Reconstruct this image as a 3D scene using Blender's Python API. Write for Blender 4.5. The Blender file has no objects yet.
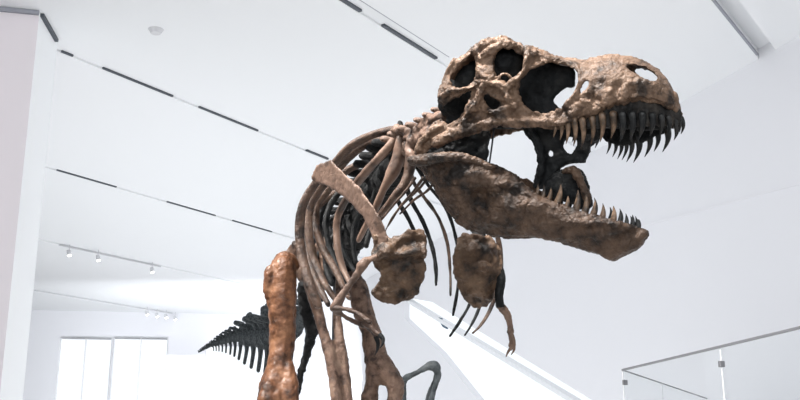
import bpy, bmesh, math, random
from mathutils import Vector, Matrix, noise
R = random.Random(7)
sc = bpy.context.scene
COL = sc.collection
# ------------------------------------------------------------------ camera
F = 990.0; PITCH = math.radians(15.1)
CAM = Vector((0, 0, 1.6))
RT = Vector((1, 0, 0)); FW = Vector((0, math.cos(PITCH), math.sin(PITCH))); UP = Vector((0, -math.sin(PITCH), math.cos(PITCH)))
cd = bpy.data.cameras.new('camera'); cam = bpy.data.objects.new('camera', cd); COL.objects.link(cam)
cam.location = CAM; cam.rotation_euler = (math.pi/2 + PITCH, 0, 0)
cd.sensor_width = 36; cd.lens = F/800*36; cd.clip_end = 300
sc.camera = cam
def ray(x, y): return RT*((x-400)/F) + UP*((200-y)/F) + FW
def P(x, y, d): return CAM + ray(x, y)*d
def onz(x, y, z):
    r = ray(x, y); return CAM + r*((z-CAM.z)/r.z)
def onplane(x, y, p0, n):
    r = ray(x, y); return CAM + r*((p0-CAM).dot(n)/r.dot(n))
# ------------------------------------------------------------------ materials
def nodes(name):
    m = bpy.data.materials.new(name); m.use_nodes = True
    nt = m.node_tree; return m, nt, nt.nodes['Principled BSDF']
def plain(name, c, rough=.6, metal=0, bump=0, bscale=40):
    m, nt, b = nodes(name)
    b.inputs['Base Color'].default_value = (*c, 1); b.inputs['Roughness'].default_value = rough; b.inputs['Metallic'].default_value = metal
    if bump:
        n = nt.nodes.new('ShaderNodeTexNoise'); n.inputs['Scale'].default_value = bscale
        bp = nt.nodes.new('ShaderNodeBump'); bp.inputs['Strength'].default_value = bump; bp.inputs['Distance'].default_value = .01
        nt.links.new(n.outputs['Fac'], bp.inputs['Height']); nt.links.new(bp.outputs['Normal'], b.inputs['Normal'])
    return m
def bone_mat(name, dark, mid, light, rough=.5, scale=7, bump=.6, spec=.25, crack=True):
    m, nt, b = nodes(name); L = nt.links.new; N = nt.nodes.new
    tc = N('ShaderNodeTexCoord')
    n1 = N('ShaderNodeTexNoise'); n1.inputs['Scale'].default_value = scale; n1.inputs['Detail'].default_value = 8; n1.inputs['Roughness'].default_value = .65
    cr = N('ShaderNodeValToRGB'); e = cr.color_ramp.elements
    e[0].position = .385; e[0].color = (*dark, 1); e[1].position = .68; e[1].color = (*light, 1)
    k = e.new(.5); k.color = (*mid, 1)
    n2 = N('ShaderNodeTexNoise'); n2.inputs['Scale'].default_value = scale*6; n2.inputs['Detail'].default_value = 6
    v = N('ShaderNodeTexVoronoi'); v.feature = 'DISTANCE_TO_EDGE'; v.inputs['Scale'].default_value = scale*2.2
    ad = N('ShaderNodeMath'); ad.operation = 'ADD'
    mp = N('ShaderNodeMapRange'); mp.inputs[1].default_value = 0; mp.inputs[2].default_value = .04; mp.inputs[3].default_value = -.13 if crack else 0; mp.inputs[4].default_value = 0
    bp = N('ShaderNodeBump'); bp.inputs['Strength'].default_value = bump; bp.inputs['Distance'].default_value = .02
    for n in (n1, n2, v): L(tc.outputs['Object'], n.inputs['Vector'])
    nw = N('ShaderNodeVectorMath'); nw.operation = 'ADD'
    L(tc.outputs['Object'], nw.inputs[0]); sc3 = N('ShaderNodeVectorMath'); sc3.operation = 'SCALE'; sc3.inputs['Scale'].default_value = .12
    L(n1.outputs['Color'], sc3.inputs[0]); L(sc3.outputs[0], nw.inputs[1]); L(nw.outputs[0], v.inputs['Vector'])
    L(n1.outputs['Fac'], cr.inputs['Fac']); L(cr.outputs['Color'], b.inputs['Base Color'])
    L(v.outputs['Distance'], mp.inputs[0]); L(n2.outputs['Fac'], ad.inputs[0]); L(mp.outputs[0], ad.inputs[1])
    L(ad.outputs[0], bp.inputs['Height']); L(bp.outputs['Normal'], b.inputs['Normal'])
    b.inputs['Roughness'].default_value = rough; b.inputs['Specular IOR Level'].default_value = spec
    return m
M = dict(
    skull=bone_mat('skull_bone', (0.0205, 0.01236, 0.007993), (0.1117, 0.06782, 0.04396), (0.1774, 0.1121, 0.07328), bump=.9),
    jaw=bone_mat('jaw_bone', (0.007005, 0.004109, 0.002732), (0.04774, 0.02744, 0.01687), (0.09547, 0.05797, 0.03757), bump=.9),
    body=bone_mat('body_bone', (0.01115, 0.006458, 0.004644), (0.05336, 0.03106, 0.02119), (0.09547, 0.05952, 0.04094)),
    girdle=bone_mat('girdle_bone', (0.007006, 0.004196, 0.002704), (0.05561, 0.03131, 0.01802), (0.1174, 0.07118, 0.04239)),
    scap=bone_mat('scapula_bone', (0.02439, 0.01453, 0.0104), (0.1021, 0.06251, 0.0446), (0.1506, 0.09734, 0.07185), scale=3.5, bump=.35),
    leg=bone_mat('leg_bone', (0.02464, 0.01024, 0.00473), (0.08008, 0.03342, 0.01561), (0.1478, 0.07007, 0.03547), rough=.42, bump=.35),
    legp=bone_mat('pale_leg_bone', (0.02471, 0.01334, 0.009486), (0.1089, 0.0657, 0.04683), (0.167, 0.1107, 0.08027)),
    dark=bone_mat('dark_bone', (0.0035, 0.00385, 0.0042), (0.0077, 0.0084, 0.0091), (0.0175, 0.0168, 0.01575), rough=.6, spec=.12),  # bone darkened: inner and far-side shade put into the colour
    tail=bone_mat('tail_bone', (.022,.027,.030), (.052,.061,.066), (.10,.11,.115), rough=.55),  # on the tail, backlight and haze are put into the bone colour
    socket=bone_mat('socket_bone', (.006,.006,.006), (.018,.016,.015), (.045,.037,.03), rough=.6, spec=.15),  # shade under the snout ridge put into the bone colour
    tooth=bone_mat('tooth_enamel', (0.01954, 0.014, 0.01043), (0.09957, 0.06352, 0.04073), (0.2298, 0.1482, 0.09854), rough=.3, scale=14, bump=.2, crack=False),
    toothd=bone_mat('dark_tooth_enamel', (0.0048, 0.0052, 0.0056), (0.01, 0.0104, 0.0108), (0.024, 0.0208, 0.018), rough=.3, scale=14, bump=.2, crack=False),  # shaded copy of the enamel, for teeth away from the light
    steel=plain('black_steel', (.03,.03,.035), .4, .6),
    white=plain('white_paint', (.80,.81,.83), .8, bump=.03, bscale=3),
    wallm=plain('wall_paint', (.79,.79,.82), .85, bump=.03, bscale=2),
    ceil=plain('ceiling_paint', (.82,.83,.845), .85),
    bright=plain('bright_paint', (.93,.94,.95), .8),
    beige=plain('column_paint', (.80,.745,.775), .8),
    slot=plain('slot_black', (.07,.08,.095), .6),
    slotf=plain('slot_grey', (.30,.31,.35), .6),
    grey=plain('rail_metal', (.16,.16,.17), .4, .4),
    floor=plain('floor_terrazzo', (.42,.41,.40), .5),
    plinth=plain('plinth_paint', (.8,.8,.8), .7),
    lampw=plain('lamp_housing', (.62,.62,.64), .5),
)
def glass_mat():
    m = bpy.data.materials.new('clear_glass'); m.use_nodes = True; nt = m.node_tree; nt.nodes.clear()
    o = nt.nodes.new('ShaderNodeOutputMaterial'); t = nt.nodes.new('ShaderNodeBsdfTransparent'); g = nt.nodes.new('ShaderNodeBsdfGlossy'); x = nt.nodes.new('ShaderNodeMixShader')
    t.inputs[0].default_value = (.985,.99,.99,1); g.inputs['Roughness'].default_value = .03; x.inputs[0].default_value = .04
    nt.links.new(t.outputs[0], x.inputs[1]); nt.links.new(g.outputs[0], x.inputs[2]); nt.links.new(x.outputs[0], o.inputs[0]); return m
M['glass'] = glass_mat()
def emit(name, c, s):
    m, nt, b = nodes(name); b.inputs['Emission Color'].default_value = (*c, 1); b.inputs['Emission Strength'].default_value = s; return m
M['bulb'] = emit('lamp_glow', (1, .97, .92), 6)
# ------------------------------------------------------------------ object helpers
def obj(name, me, mat, parent=None):
    if isinstance(me, bmesh.types.BMesh):
        b = me; me = bpy.data.meshes.new(name); bmesh.ops.recalc_face_normals(b, faces=b.faces); b.to_mesh(me); b.free()
    me.materials.clear(); me.materials.append(mat)
    o = bpy.data.objects.new(name, me); COL.objects.link(o)
    if parent: o.parent = parent; o.matrix_parent_inverse = WM(parent).inverted()
    return o
def WM(o):
    m = Matrix.LocRotScale(o.location, o.rotation_euler, o.scale)
    return WM(o.parent) @ o.matrix_parent_inverse @ m if o.parent else m
def tag(o, label=None, cat=None, group=None, kind=None):
    if label: o['label'] = label
    if cat: o['category'] = cat
    if group: o['group'] = group
    if kind: o['kind'] = kind
    return o
def struct(name, bm, m): return tag(obj(name, bm, m), kind='structure')
def empty(name, loc, label, cat, group=None):
    o = bpy.data.objects.new(name, None); COL.objects.link(o); o.location = loc; o.empty_display_size = .1
    return tag(o, label, cat, group)
def smooth(me):
    for p in me.polygons: p.use_smooth = True
def nz(v, s): return noise.fractal(v*s, .7, 2.0, 4)
def finish(bm, name, mat, parent, voxel=.01, it=4, amp=.006, scale=14, amp2=0, scale2=4, fn=None):
    """voxel remesh, relax and roughen: one organic bone mesh"""
    me = bpy.data.meshes.new(name); bmesh.ops.recalc_face_normals(bm, faces=bm.faces); bm.to_mesh(me); bm.free()
    t = bpy.data.objects.new('tmp', me); COL.objects.link(t)
    r = t.modifiers.new('r', 'REMESH'); r.mode = 'VOXEL'; r.voxel_size = voxel
    if it: s = t.modifiers.new('s', 'SMOOTH'); s.iterations = it; s.factor = .5
    bpy.context.view_layer.update()
    dg = bpy.context.evaluated_depsgraph_get()
    m2 = bpy.data.meshes.new_from_object(t.evaluated_get(dg)); m2.name = name
    bpy.data.objects.remove(t); bpy.data.meshes.remove(me)
    if fn:
        ns = [v.normal.copy() for v in m2.vertices]
        for v, n in zip(m2.vertices, ns): v.co += n*fn(v.co)
    elif amp or amp2:
        ns = [v.normal.copy() for v in m2.vertices]
        for v, n in zip(m2.vertices, ns):
            d = amp*nz(v.co, scale)
            if amp2: d += amp2*noise.noise(v.co*scale2)
            v.co += n*d
    smooth(m2)
    return obj(name, m2, mat, parent)
def crom(pts, n):
    """pts: list of tuples of floats (any length); Catmull-Rom resample to n+1"""
    out = []; k = len(pts)-1
    for i in range(n+1):
        t = i/n*k; j = min(int(t), k-1); f = t-j
        p0 = pts[max(j-1,0)]; p1 = pts[j]; p2 = pts[j+1]; p3 = pts[min(j+2,k)]
        out.append(tuple(.5*((2*b)+(-a+c)*f+(2*a-5*b+4*c-d)*f*f+(-a+3*b-3*c+d)*f**3) for a,b,c,d in zip(p0,p1,p2,p3)))
    return out
def tube(bm, pts, seg=10, per=6, flat=1.0, fdir=None, cap=True):
    """pts: [(Vector, radius)], round-ended sweep, section flattened by flat along fdir"""
    raw = [(p.x, p.y, p.z, r) for p, r in pts]
    s = crom(raw, per*(len(raw)-1)) if len(raw) > 2 else [tuple(a+(b-a)*i/4 for a, b in zip(raw[0], raw[1])) for i in range(5)]
    c = [Vector(q[:3]) for q in s]; r = [max(q[3], .0008) for q in s]
    if cap:   # rounded ends
        def endr(i0, i1):
            d = (c[i0]-c[i1]).normalized(); return [(c[i0]+d*r[i0]*math.sin(a)*.8, r[i0]*max(math.cos(a), .05)) for a in (.5, 1.0, 1.4)]
        A = endr(0, 1); B = endr(-1, -2)
        c = [a[0] for a in reversed(A)] + c + [b[0] for b in B]; r = [a[1] for a in reversed(A)] + r + [b[1] for b in B]
    t0 = (c[1]-c[0]).normalized()
    u = fdir.copy() if fdir else (Vector((0,0,1)) if abs(t0.z) < .9 else Vector((1,0,0)))
    rings = []
    for i in range(len(c)):
        t = (c[min(i+1, len(c)-1)]-c[max(i-1, 0)]).normalized()
        if fdir: u = fdir.copy()
        u = (u - t*u.dot(t)).normalized(); w = t.cross(u)
        rings.append([bm.verts.new(c[i] + u*(r[i]*flat*math.cos(a)) + w*(r[i]*math.sin(a))) for a in [2*math.pi*k/seg for k in range(seg)]])
    for a, b in zip(rings, rings[1:]):
        for k in range(seg): bm.faces.new((a[k], a[(k+1)%seg], b[(k+1)%seg], b[k]))
    bm.faces.new(rings[0][::-1]); bm.faces.new(rings[-1])
def T(bm, pts, **k):
    """pixel path: (px, py, depth, radius in px)"""
    tube(bm, [(P(x, y, d), r*d/F) for x, y, d, r in pts], **k)
def blob(bm, c, r, ax=None, sub=2):
    m = Matrix.Translation(c)
    if ax: m = m @ ax.to_matrix().to_4x4()
    m = m @ Matrix.Diagonal((*(r if hasattr(r, '__len__') else (r, r, r)), 1))
    bmesh.ops.create_icosphere(bm, subdivisions=sub, radius=1, matrix=m)
def box(bm, c, s, rot=0, mat=None):
    m = Matrix.Translation(c) @ Matrix.Rotation(rot, 4, 'Z') @ Matrix.Diagonal((*s, 1))
    if mat: m = mat @ m
    bmesh.ops.create_cube(bm, size=1, matrix=m)
def prism(bm, pts, off):
    """closed prism: polygon pts (Vectors) extruded by vector off"""
    a = [bm.verts.new(p) for p in pts]; b = [bm.verts.new(p+off) for p in pts]
    bm.faces.new(a); bm.faces.new(b[::-1])
    for i in range(len(a)):
        j = (i+1) % len(a); bm.faces.new((a[j], a[i], b[i], b[j]))
def inside(poly, x, y):
    c = False; n = len(poly)
    for i in range(n):
        x1, y1 = poly[i]; x2, y2 = poly[i-1]
        if (y1 > y) != (y2 > y) and x < (x2-x1)*(y-y1)/(y2-y1)+x1: c = not c
    return c
def rough_poly(poly, amp, n=3, seed=0):
    out = []
    for i in range(len(poly)):
        a = Vector(poly[i]); b = Vector(poly[(i+1) % len(poly)]); d = (b-a)
        for k in range(n):
            p = a + d*(k/n); q = Vector((p.x*.21+seed, p.y*.21, seed))
            out.append((p.x + amp*noise.noise(q), p.y + amp*noise.noise(q+Vector((9, 9, 9)))))
    return out
def plate(bm, poly, holes, fn, thick, step=2.0):
    """fill a pixel outline with a thick sheet; fn(x, y) -> (front point, unit vector away from front)"""
    xs = [p[0] for p in poly]; ys = [p[1] for p in poly]
    x0, y0 = min(xs), min(ys); nx = int((max(xs)-x0)/step)+2; ny = int((max(ys)-y0)/step)+2
    V = {}
    def vert(i, j):
        if (i, j) not in V:
            p, n = fn(x0+i*step, y0+j*step); t = thick(x0+i*step, y0+j*step) if callable(thick) else thick
            V[i, j] = (bm.verts.new(p), bm.verts.new(p+n*t))
        return V[i, j]
    cell = {(i, j) for i in range(nx) for j in range(ny)
            if inside(poly, x0+(i+.5)*step, y0+(j+.5)*step) and not any(inside(h, x0+(i+.5)*step, y0+(j+.5)*step) for h in holes)}
    for i, j in cell:
        a, b, c, d = vert(i, j), vert(i+1, j), vert(i+1, j+1), vert(i, j+1)
        bm.faces.new((a[0], b[0], c[0], d[0])); bm.faces.new((d[1], c[1], b[1], a[1]))
        if (i, j-1) not in cell: bm.faces.new((b[0], a[0], a[1], b[1]))
        if (i, j+1) not in cell: bm.faces.new((d[0], c[0], c[1], d[1]))
        if (i-1, j) not in cell: bm.faces.new((a[0], d[0], d[1], a[1]))
        if (i+1, j) not in cell: bm.faces.new((c[0], b[0], b[1], c[1]))
    return V, cell, (x0, y0)
def interp(tab, x):
    if x <= tab[0][0]: return tab[0][1]
    for (a, b), (c, d) in zip(tab, tab[1:]):
        if x <= c: return b + (d-b)*(x-a)/(c-a)
    return tab[-1][1]
# ================================================================== the tyrannosaur
SK = empty('dinosaur_skeleton', (-.55, 8.3, .5), 'mounted brown skeleton of a large meat-eating dinosaur with open toothed jaws, towering over the hall', 'skeleton')
# ---- skull frame: sagittal plane through C0, n points to its far (left) side
PHI = math.radians(24); TH = math.radians(15)
SN = Vector((math.sin(PHI)*math.cos(TH), math.cos(PHI)*math.cos(TH), math.sin(TH)))
C0 = P(560, 100, 5.6)
def sag(x, y, s): return onplane(x, y, C0 - SN*s, SN)      # point seen at (x, y) lying s metres to the near side of the midline
def mir(p): return p + SN*(2*(C0-p).dot(SN))
up_top = [(438,95),(447,73),(457,60),(470,48),(480,40),(495,36.5),(505,35),(515,44),(520,47.5),(527,44),(537,47),(552,55),(570,58),(585,59),(600,55.5),(615,53.5),(630,56),(645,60.5),(658,69),(669,82),(676,96),(680,108)]
up_bot0 = [(680,122),(668,127),(650,126),(630,124),(610,125),(590,127),(565,129),(540,128.5),(518,127.5),(507,127),(489,129.5),(477,133),(455,139),(443,141),(432,147)]
up_bot = [(682,116),(672,110),(658,104),(640,102),(622,105),(606,111),(592,118),(578,126),(565,129),(540,128.5),(518,127.5),(507,127),(489,129.5),(477,133),(455,139),(443,141),(432,147),(421,157),(412,152),(418,140),(430,126),(443,116),(440,104)]
up_poly = rough_poly(up_top + up_bot, 1.2, 3, 1.0)
H_orbit = [(495,52),(504,46),(516,47),(524,53),(525,62),(521,72),(514,80),(505,82),(497,79),(493,71),(492,60)]
H_orb2 = [(484,91),(491,97),(500,104),(496,111),(488,108),(482,99)]
H_ltf1 = [(471,53),(476,64),(474,78),(466,87),(453,88),(449,78),(454,66),(462,58)]
H_ltf2 = [(472,89),(467,103),(459,118),(448,125),(440,121),(442,108),(450,99),(460,94)]
H_aof = [(519,79),(527,71),(540,64),(552,61),(570,66),(577,72),(579,80),(576,90),(570,102),(560,109),(545,113),(530,111),(521,103),(517,90)]
H_max = [(584,80),(590,81),(588,87),(581,94),(578,96),(580,88)]
H_nar = [(622,64),(632,64),(645,67),(654,72),(658,79),(654,81),(645,79),(632,72)]
topt = up_top; bott = sorted([p for p in up_bot0 if p[0] > 425 and p[1] > 118] + [(420,158)])
Wt = [(415,.22),(450,.235),(500,.235),(540,.21),(580,.20),(620,.205),(645,.19),(660,.155),(671,.105),(678,.05),(681,.0)]
def up_s(x, y):
    w = interp(Wt, x); t0 = interp(topt, x); t1 = interp(bott, x); t = min(max((y-t0)/max(t1-t0, 1), 0), 1)
    roof = interp([(440,.62),(500,.6),(530,.5),(570,.35),(620,.2),(680,.15)], x)
    edge = interp([(540,.97),(600,.8),(640,.74),(680,.8)], x)       # the tooth margin tucks in under the snout
    v = interp([(0, roof), (.12, roof+(1-roof)*.55), (.3, .93), (.55, 1), (1, 1)], t)
    yr = interp(RIDGE, x)
    if x > 545 and y > yr:
        q = min((y-yr)/max(t1-yr, 3), 1); v *= 1 - interp([(545,.05),(580,.4),(610,.68),(660,.66),(681,.5)], x)*min(q*.8+.24, 1)
    return max(w*v, .0)
RIDGE = [(545,125),(565,124),(590,115.5),(605,108),(622,101),(640,98),(658,100),(672,106),(681,112)]
def relief(x, y, a):
    q = Vector((x*.09, y*.09, 3)); k = a*noise.fractal(q, .8, 2.1, 5)
    return k
def up_fn(x, y):
    s = up_s(x, y)
    rug = .006 + (.020 if 540 < x < 640 and y > interp([(540,105),(600,88),(640,76)], x) else 0) + (.016 if x < 540 else 0)
    s += relief(x, y, rug)
    # raised rims: jugal bar, postorbital boss, lachrymal ridge
    for cx, cy, r, h in ((485,75,14,.03),(503,90,9,.028),(527,50,10,.03),(500,40,14,.03),(470,108,14,.02),(505,118,14,.02)):
        d = math.hypot(x-cx, y-cy)/r
        if d < 1: s += h*(1-d*d)**2*min(1, interp(Wt, x)/.1)
    return sag(x, y, s), SN
bm = bmesh.new()
V, cells, _ = plate(bm, up_poly, [H_orbit, H_orb2, H_ltf1, H_ltf2, H_aof, H_max, H_nar], up_fn, .034, 1.8)
vs = list(bm.verts); fs = list(bm.faces); mp = {v: bm.verts.new(mir(v.co)) for v in vs}
for f in fs: bm.faces.new([mp[v] for v in reversed(f.verts)])
# roof across the midline
prev = None
for k in range(61):
    x = 447 + (678-447)*k/60; y = interp(topt, x) + 3
    s = max(up_s(x, y), .004)
    a = sag(x, y, s); b = mir(a); mid = (a+b)/2 + Vector((0, 0, .012)) ; dn = Vector((0, 0, -.03))
    row = [bm.verts.new(q) for q in (a, mid, b, b+dn, mid+dn, a+dn)]
    if prev:
        for i in range(6): bm.faces.new((prev[i], prev[(i+1) % 6], row[(i+1) % 6], row[i]))
    else: bm.faces.new(row)
    prev = row
bm.faces.new(prev)
# snout tip closed across, lumpy crest, rear bars, jugal bar rod
blob(bm, sag(672, 100, 0), (.035, .06, .05))
for cx, cy, r in ((483,42,.035),(492,39,.03),(501,38,.035),(508,42,.03),(527,47,.03),(535,50,.025),(475,48,.03)):
    blob(bm, sag(cx, cy+3, up_s(cx, cy+4)), r); blob(bm, mir(sag(cx, cy+3, up_s(cx, cy+4))), r)
def S2(pts, s_off=0, sfix=None, **k):
    q = [(sag(x, y, (up_s(x, y) if sfix is None else sfix)+s_off), r) for x, y, r in pts]
    tube(bm, q, **k); tube(bm, [(mir(p), r) for p, r in q], **k)
S2([(436,143,.035),(460,131,.035),(490,123,.032),(520,121,.028),(545,122,.026),(570,120,.022)], .0)
S2([(455,60,.012),(445,76,.012),(440,96,.018),(443,104,.012)], .01)
S2([(472,88,.012),(460,89,.014),(448,92,.018),(441,98,.016)], .02)
S2([(440,126,.018),(432,131,.022),(424,140,.024),(418,150,.028)], .0)
S2([(528,50,.020),(526,62,.016),(521,74,.016),(510,84,.018)], .02)
S2([(527,50,.022),(540,55,.02),(556,60,.018),(575,64,.016)], .0)
S2([(497,79,.012),(503,74,.010),(509,76,.010),(511,80,.012)], .0)
S2([(480,58,.016),(486,52,.02),(495,47,.02),(508,43,.018),(520,48,.016)], .01)
S2([(478,68,.02),(484,80,.018),(480,92,.018),(474,104,.02),(462,122,.02)], .018)
S2([(484,80,.016),(496,84,.018),(508,88,.016)], .02)
S2([(490,112,.014),(500,110,.014),(512,104,.014)], .018)
S2([(577,66,.014),(580,78,.010),(575,92,.012),(566,106,.018)], -.005)
S2([(516,108,.018),(508,98,.018),(504,88,.018)], .02)
def topix(co):
    d = co-CAM; z = d.dot(FW); return 400+F*d.dot(RT)/z, 200-F*d.dot(UP)/z
def skull_rough(co):
    x, y = topix(co); k = 1.0
    if x > 560: k = .25 + .9*min(max((y-interp([(560,70),(600,84),(640,84),(690,95)], x))/14, 0), 1)*(1 if x < 640 else .5)
    a = 1-abs(noise.noise(co*20)); b = 1-abs(noise.noise(co*52+Vector((3,1,7))))
    c = math.exp(-(noise.noise(co*13+Vector((5,2,1)))/.07)**2) + .6*math.exp(-(noise.noise(co*27+Vector((1,8,1)))/.08)**2)
    return k*(.009*(a-.75) + .004*(b-.75) + .008*noise.noise(co*10)) - max(k, .3)*.0085*c
SKULL = finish(bm, 'skull', M['skull'], SK, voxel=.0075, it=2, amp=1, scale=22, fn=skull_rough)
tag(SKULL, 'tan weathered skull with large openings')
# ---- inner bones with the skull's inside shade put into their colour: braincase, palate, pterygoids
bm = bmesh.new()
def mid_fn(s):
    return lambda x, y: (sag(x, y, s + .01*noise.noise(Vector((x*.1, y*.1, 0)))), SN)
brain = [(450,66),(462,56),(480,50),(500,50),(530,56),(560,66),(574,70),(574,86),(560,88),(553,98),(556,108),(575,118),(575,128),(500,128),(470,130),(447,124),(444,104),(446,84)]
plate(bm, rough_poly(brain, 3, 4, 2), [[(574,72),(578,72),(577,79),(574,78)]], mid_fn(.02), .05, 2)  # midline sheet added to darken the openings
blob(bm, sag(470, 82, 0), (.10, .12, .13)); blob(bm, sag(452, 104, 0), (.09, .12, .08)); blob(bm, sag(505, 66, 0), (.12, .14, .12))
obj_brain = finish(bm, 'braincase', M['dark'], SKULL, voxel=.012, it=3, amp=.012, scale=16)
tag(obj_brain, 'dark bones inside the skull openings')
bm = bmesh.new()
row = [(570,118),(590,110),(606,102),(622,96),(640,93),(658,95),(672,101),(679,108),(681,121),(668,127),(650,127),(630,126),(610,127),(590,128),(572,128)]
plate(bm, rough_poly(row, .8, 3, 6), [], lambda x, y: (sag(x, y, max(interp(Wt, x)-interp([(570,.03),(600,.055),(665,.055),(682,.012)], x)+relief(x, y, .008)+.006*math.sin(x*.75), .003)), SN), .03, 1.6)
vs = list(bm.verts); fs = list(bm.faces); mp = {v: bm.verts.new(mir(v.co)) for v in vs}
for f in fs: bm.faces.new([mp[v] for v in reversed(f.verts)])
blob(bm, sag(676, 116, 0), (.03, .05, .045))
o = finish(bm, 'tooth_row_bone', M['socket'], SKULL, voxel=.008, it=2, amp=.008, scale=24); tag(o, 'dark bone holding the upper teeth')  # separate dark part: shade below the snout ridge put into colour
bm = bmesh.new()
ptA = [(521,127),(540,122),(600,122),(604,128),(604,132),(597,140),(590,146),(587,156),(581,163),(572,163),(563,165),(555,172),(550,184),(540,190),(534,182),(537,168),(536,155),(532,143),(525,133)]
plate(bm, rough_poly(ptA, 1.6, 3, 5), [[(562,140),(569,136),(576,139),(577,146),(573,153),(566,154),(561,149)], [(548,150),(551,148),(553,154),(550,159),(547,156)]], mid_fn(.05), .05, 1.6)
tube(bm, [(sag(530,130,.1), .02), (sag(541,150,.08), .022), (sag(541,172,.07), .02), (sag(535,186,.06), .018)])
tube(bm, [(sag(541,125,.02), .03), (sag(600,123,.02), .03), (sag(655,126,.02), .025), (sag(668,122,.0), .02)])
plate(bm, rough_poly([(600,118),(640,116),(672,118),(674,127),(662,134),(652,138),(642,143),(628,145),(612,144),(603,140)], 1.2, 4, 9), [], mid_fn(-.06), .03, 1.8)
plate(bm, rough_poly([(413,152),(430,143),(447,138),(480,130),(488,130),(487,146),(485,161),(472,156),(455,153),(438,155),(420,158)], 1.5, 3, 3), [[(474,149),(477,149),(477,153),(474,153)]], mid_fn(.09), .05, 1.8)
PT = finish(bm, 'pterygoid', M['dark'], SKULL, voxel=.009, it=2, amp=.008, scale=22); tag(PT, 'dark ragged palate bone between the jaws')  # includes plates added to darken the open mouth
# ---- teeth
def tooth(base, tip, r, bend, mat, parent, name='tooth'):
    b2 = bmesh.new(); d = tip-base; L_ = d.length; pts = []
    for k in range(6):
        t = k/5; pts.append((base + d*t + bend*(math.sin(t*math.pi)*.12*L_), r*(1-t**1.6)*.98 + .0015))
    tube(b2, pts, seg=8, per=2, flat=.72, fdir=SN)
    me = bpy.data.meshes.new(name); bmesh.ops.recalc_face_normals(b2, faces=b2.faces); b2.to_mesh(me); b2.free(); smooth(me)
    return obj(name, me, mat, parent)
# near upper row: base x, base y, tip x, tip y, radius px
upt = [(555,125,553.5,137,1.9),(561,125,560,140,2),(567,125,566,144,2.2),(574,125,573.5,146,2.4),(582,125,581,149,2.6),(592,123,591,144,2.6),(602,120,600,142,2.8),
       (613,119,611,138,3.2),(622,119,620,142,3.4),(632,119,630,140,3.4),(642,119,639,139,3.2),(652,120,650,136,2.9),(661,121,660,135,2.6),(668,122,668,135,2.3),(674,122,675,138,2.2),(678,120,679.5,132,1.9)]
bw = Vector((math.cos(PHI), -math.sin(PHI), 0))
for i, (bx, by, tx, ty, r) in enumerate(upt):
    s = max(interp(Wt, bx)-(.045 if bx > 590 else .012), .008); a = sag(bx, by-5, s); b = sag(tx, ty, s-.004*(i < 12))
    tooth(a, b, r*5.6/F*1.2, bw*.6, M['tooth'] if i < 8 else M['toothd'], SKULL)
far = [(556,128,556,139,2),(564,128,563,141,2.2),(573,128,572,142,2.3),(584,128,583,146,2.3),(596,130,595,148,2.4),(608,138,606.5,154,2.0),(614,139,612.5,157,2.3),(619.5,139,617.5,159,2.4),(624.5,139,622,160,2.4),(630,139,626.5,162,2.9),(637,137,633.5,162.5,3.6),
       (648,134,644.6,157,3.3),(656,131,654,151.5,3.0),(666,128,662.5,152,3.4),(675,125,674,140,2.6),(681,120,681,134,2.2)]
for bx, by, tx, ty, r in far:
    q = .075 if bx < 660 else .03
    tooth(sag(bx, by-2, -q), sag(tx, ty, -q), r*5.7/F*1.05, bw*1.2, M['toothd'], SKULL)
# ---- lower jaw
TH = math.radians(8)
SN = Vector((math.sin(PHI)*math.cos(TH), math.cos(PHI)*math.cos(TH), math.sin(TH)))
jt = [(413,160),(420,157),(430,156),(439,153),(455,151.6),(468,153.5),(482,159.5),(500,168),(518,175),(520,181),(537,193),(555,202),(572,208),(590,214),(611,219),(625,222),(637,226)]
jb = [(638,229),(632,234),(624,240),(612,248),(599,254),(580,249.5),(555,241),(537,237.5),(520,235.5),(505,236),(490,235.5),(470,232),(456,224),(446,210),(438,198),(432,186),(424,175),(415,165)]
jtt = jt; jbt = sorted(jb)
Wj = [(413,.21),(450,.215),(500,.20),(550,.165),(590,.145),(612,.13),(622,.115),(630,.085),(636,.05),(641,.02)]
def jw_s(x, y):
    w = interp(Wj, x); t0 = interp(jtt, x); t1 = interp(jbt, x); t = min(max((y-t0)/max(t1-t0, 1), 0), 1)
    return w*interp([(0,.86),(.15,.96),(.35,1),(.6,.94),(.85,.76),(1,.60)], t)
def jw_fn(x, y):
    s = jw_s(x, y) + relief(x, y, .010)
    for cx, cy, rx, ry, h in ((468,178,34,16,.022),(450,160,34,7,.035),(530,205,36,9,.014),(482,196,16,13,-.05),(497,172,9,6,-.03),(505,183,12,6,.02),(515,192,8,5,-.025),(490,222,34,9,.018),(590,222,44,4,.018),(590,230,44,4,-.014),(560,238,60,5,.01)):
        d = ((x-cx)/rx)**2+((y-cy)/ry)**2
        if d < 1: s += h*(1-d)**1.5
    return sag(x, y, s), SN
bm = bmesh.new()
plate(bm, rough_poly(jt+jb, 1.3, 3, 4.0), [[(466,176),(469,175),(470,178),(467,179)]], jw_fn, lambda x, y: interp([(520,.035),(560,.055),(640,.06)], x), 1.8)
vs = list(bm.verts); fs = list(bm.faces); mp = {v: bm.verts.new(mir(v.co)) for v in vs}
for f in fs: bm.faces.new([mp[v] for v in reversed(f.verts)])
blob(bm, sag(631, 244, -.07), .045); blob(bm, sag(624, 248, -.08), .04); blob(bm, sag(637, 236, -.05), .04)
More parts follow.
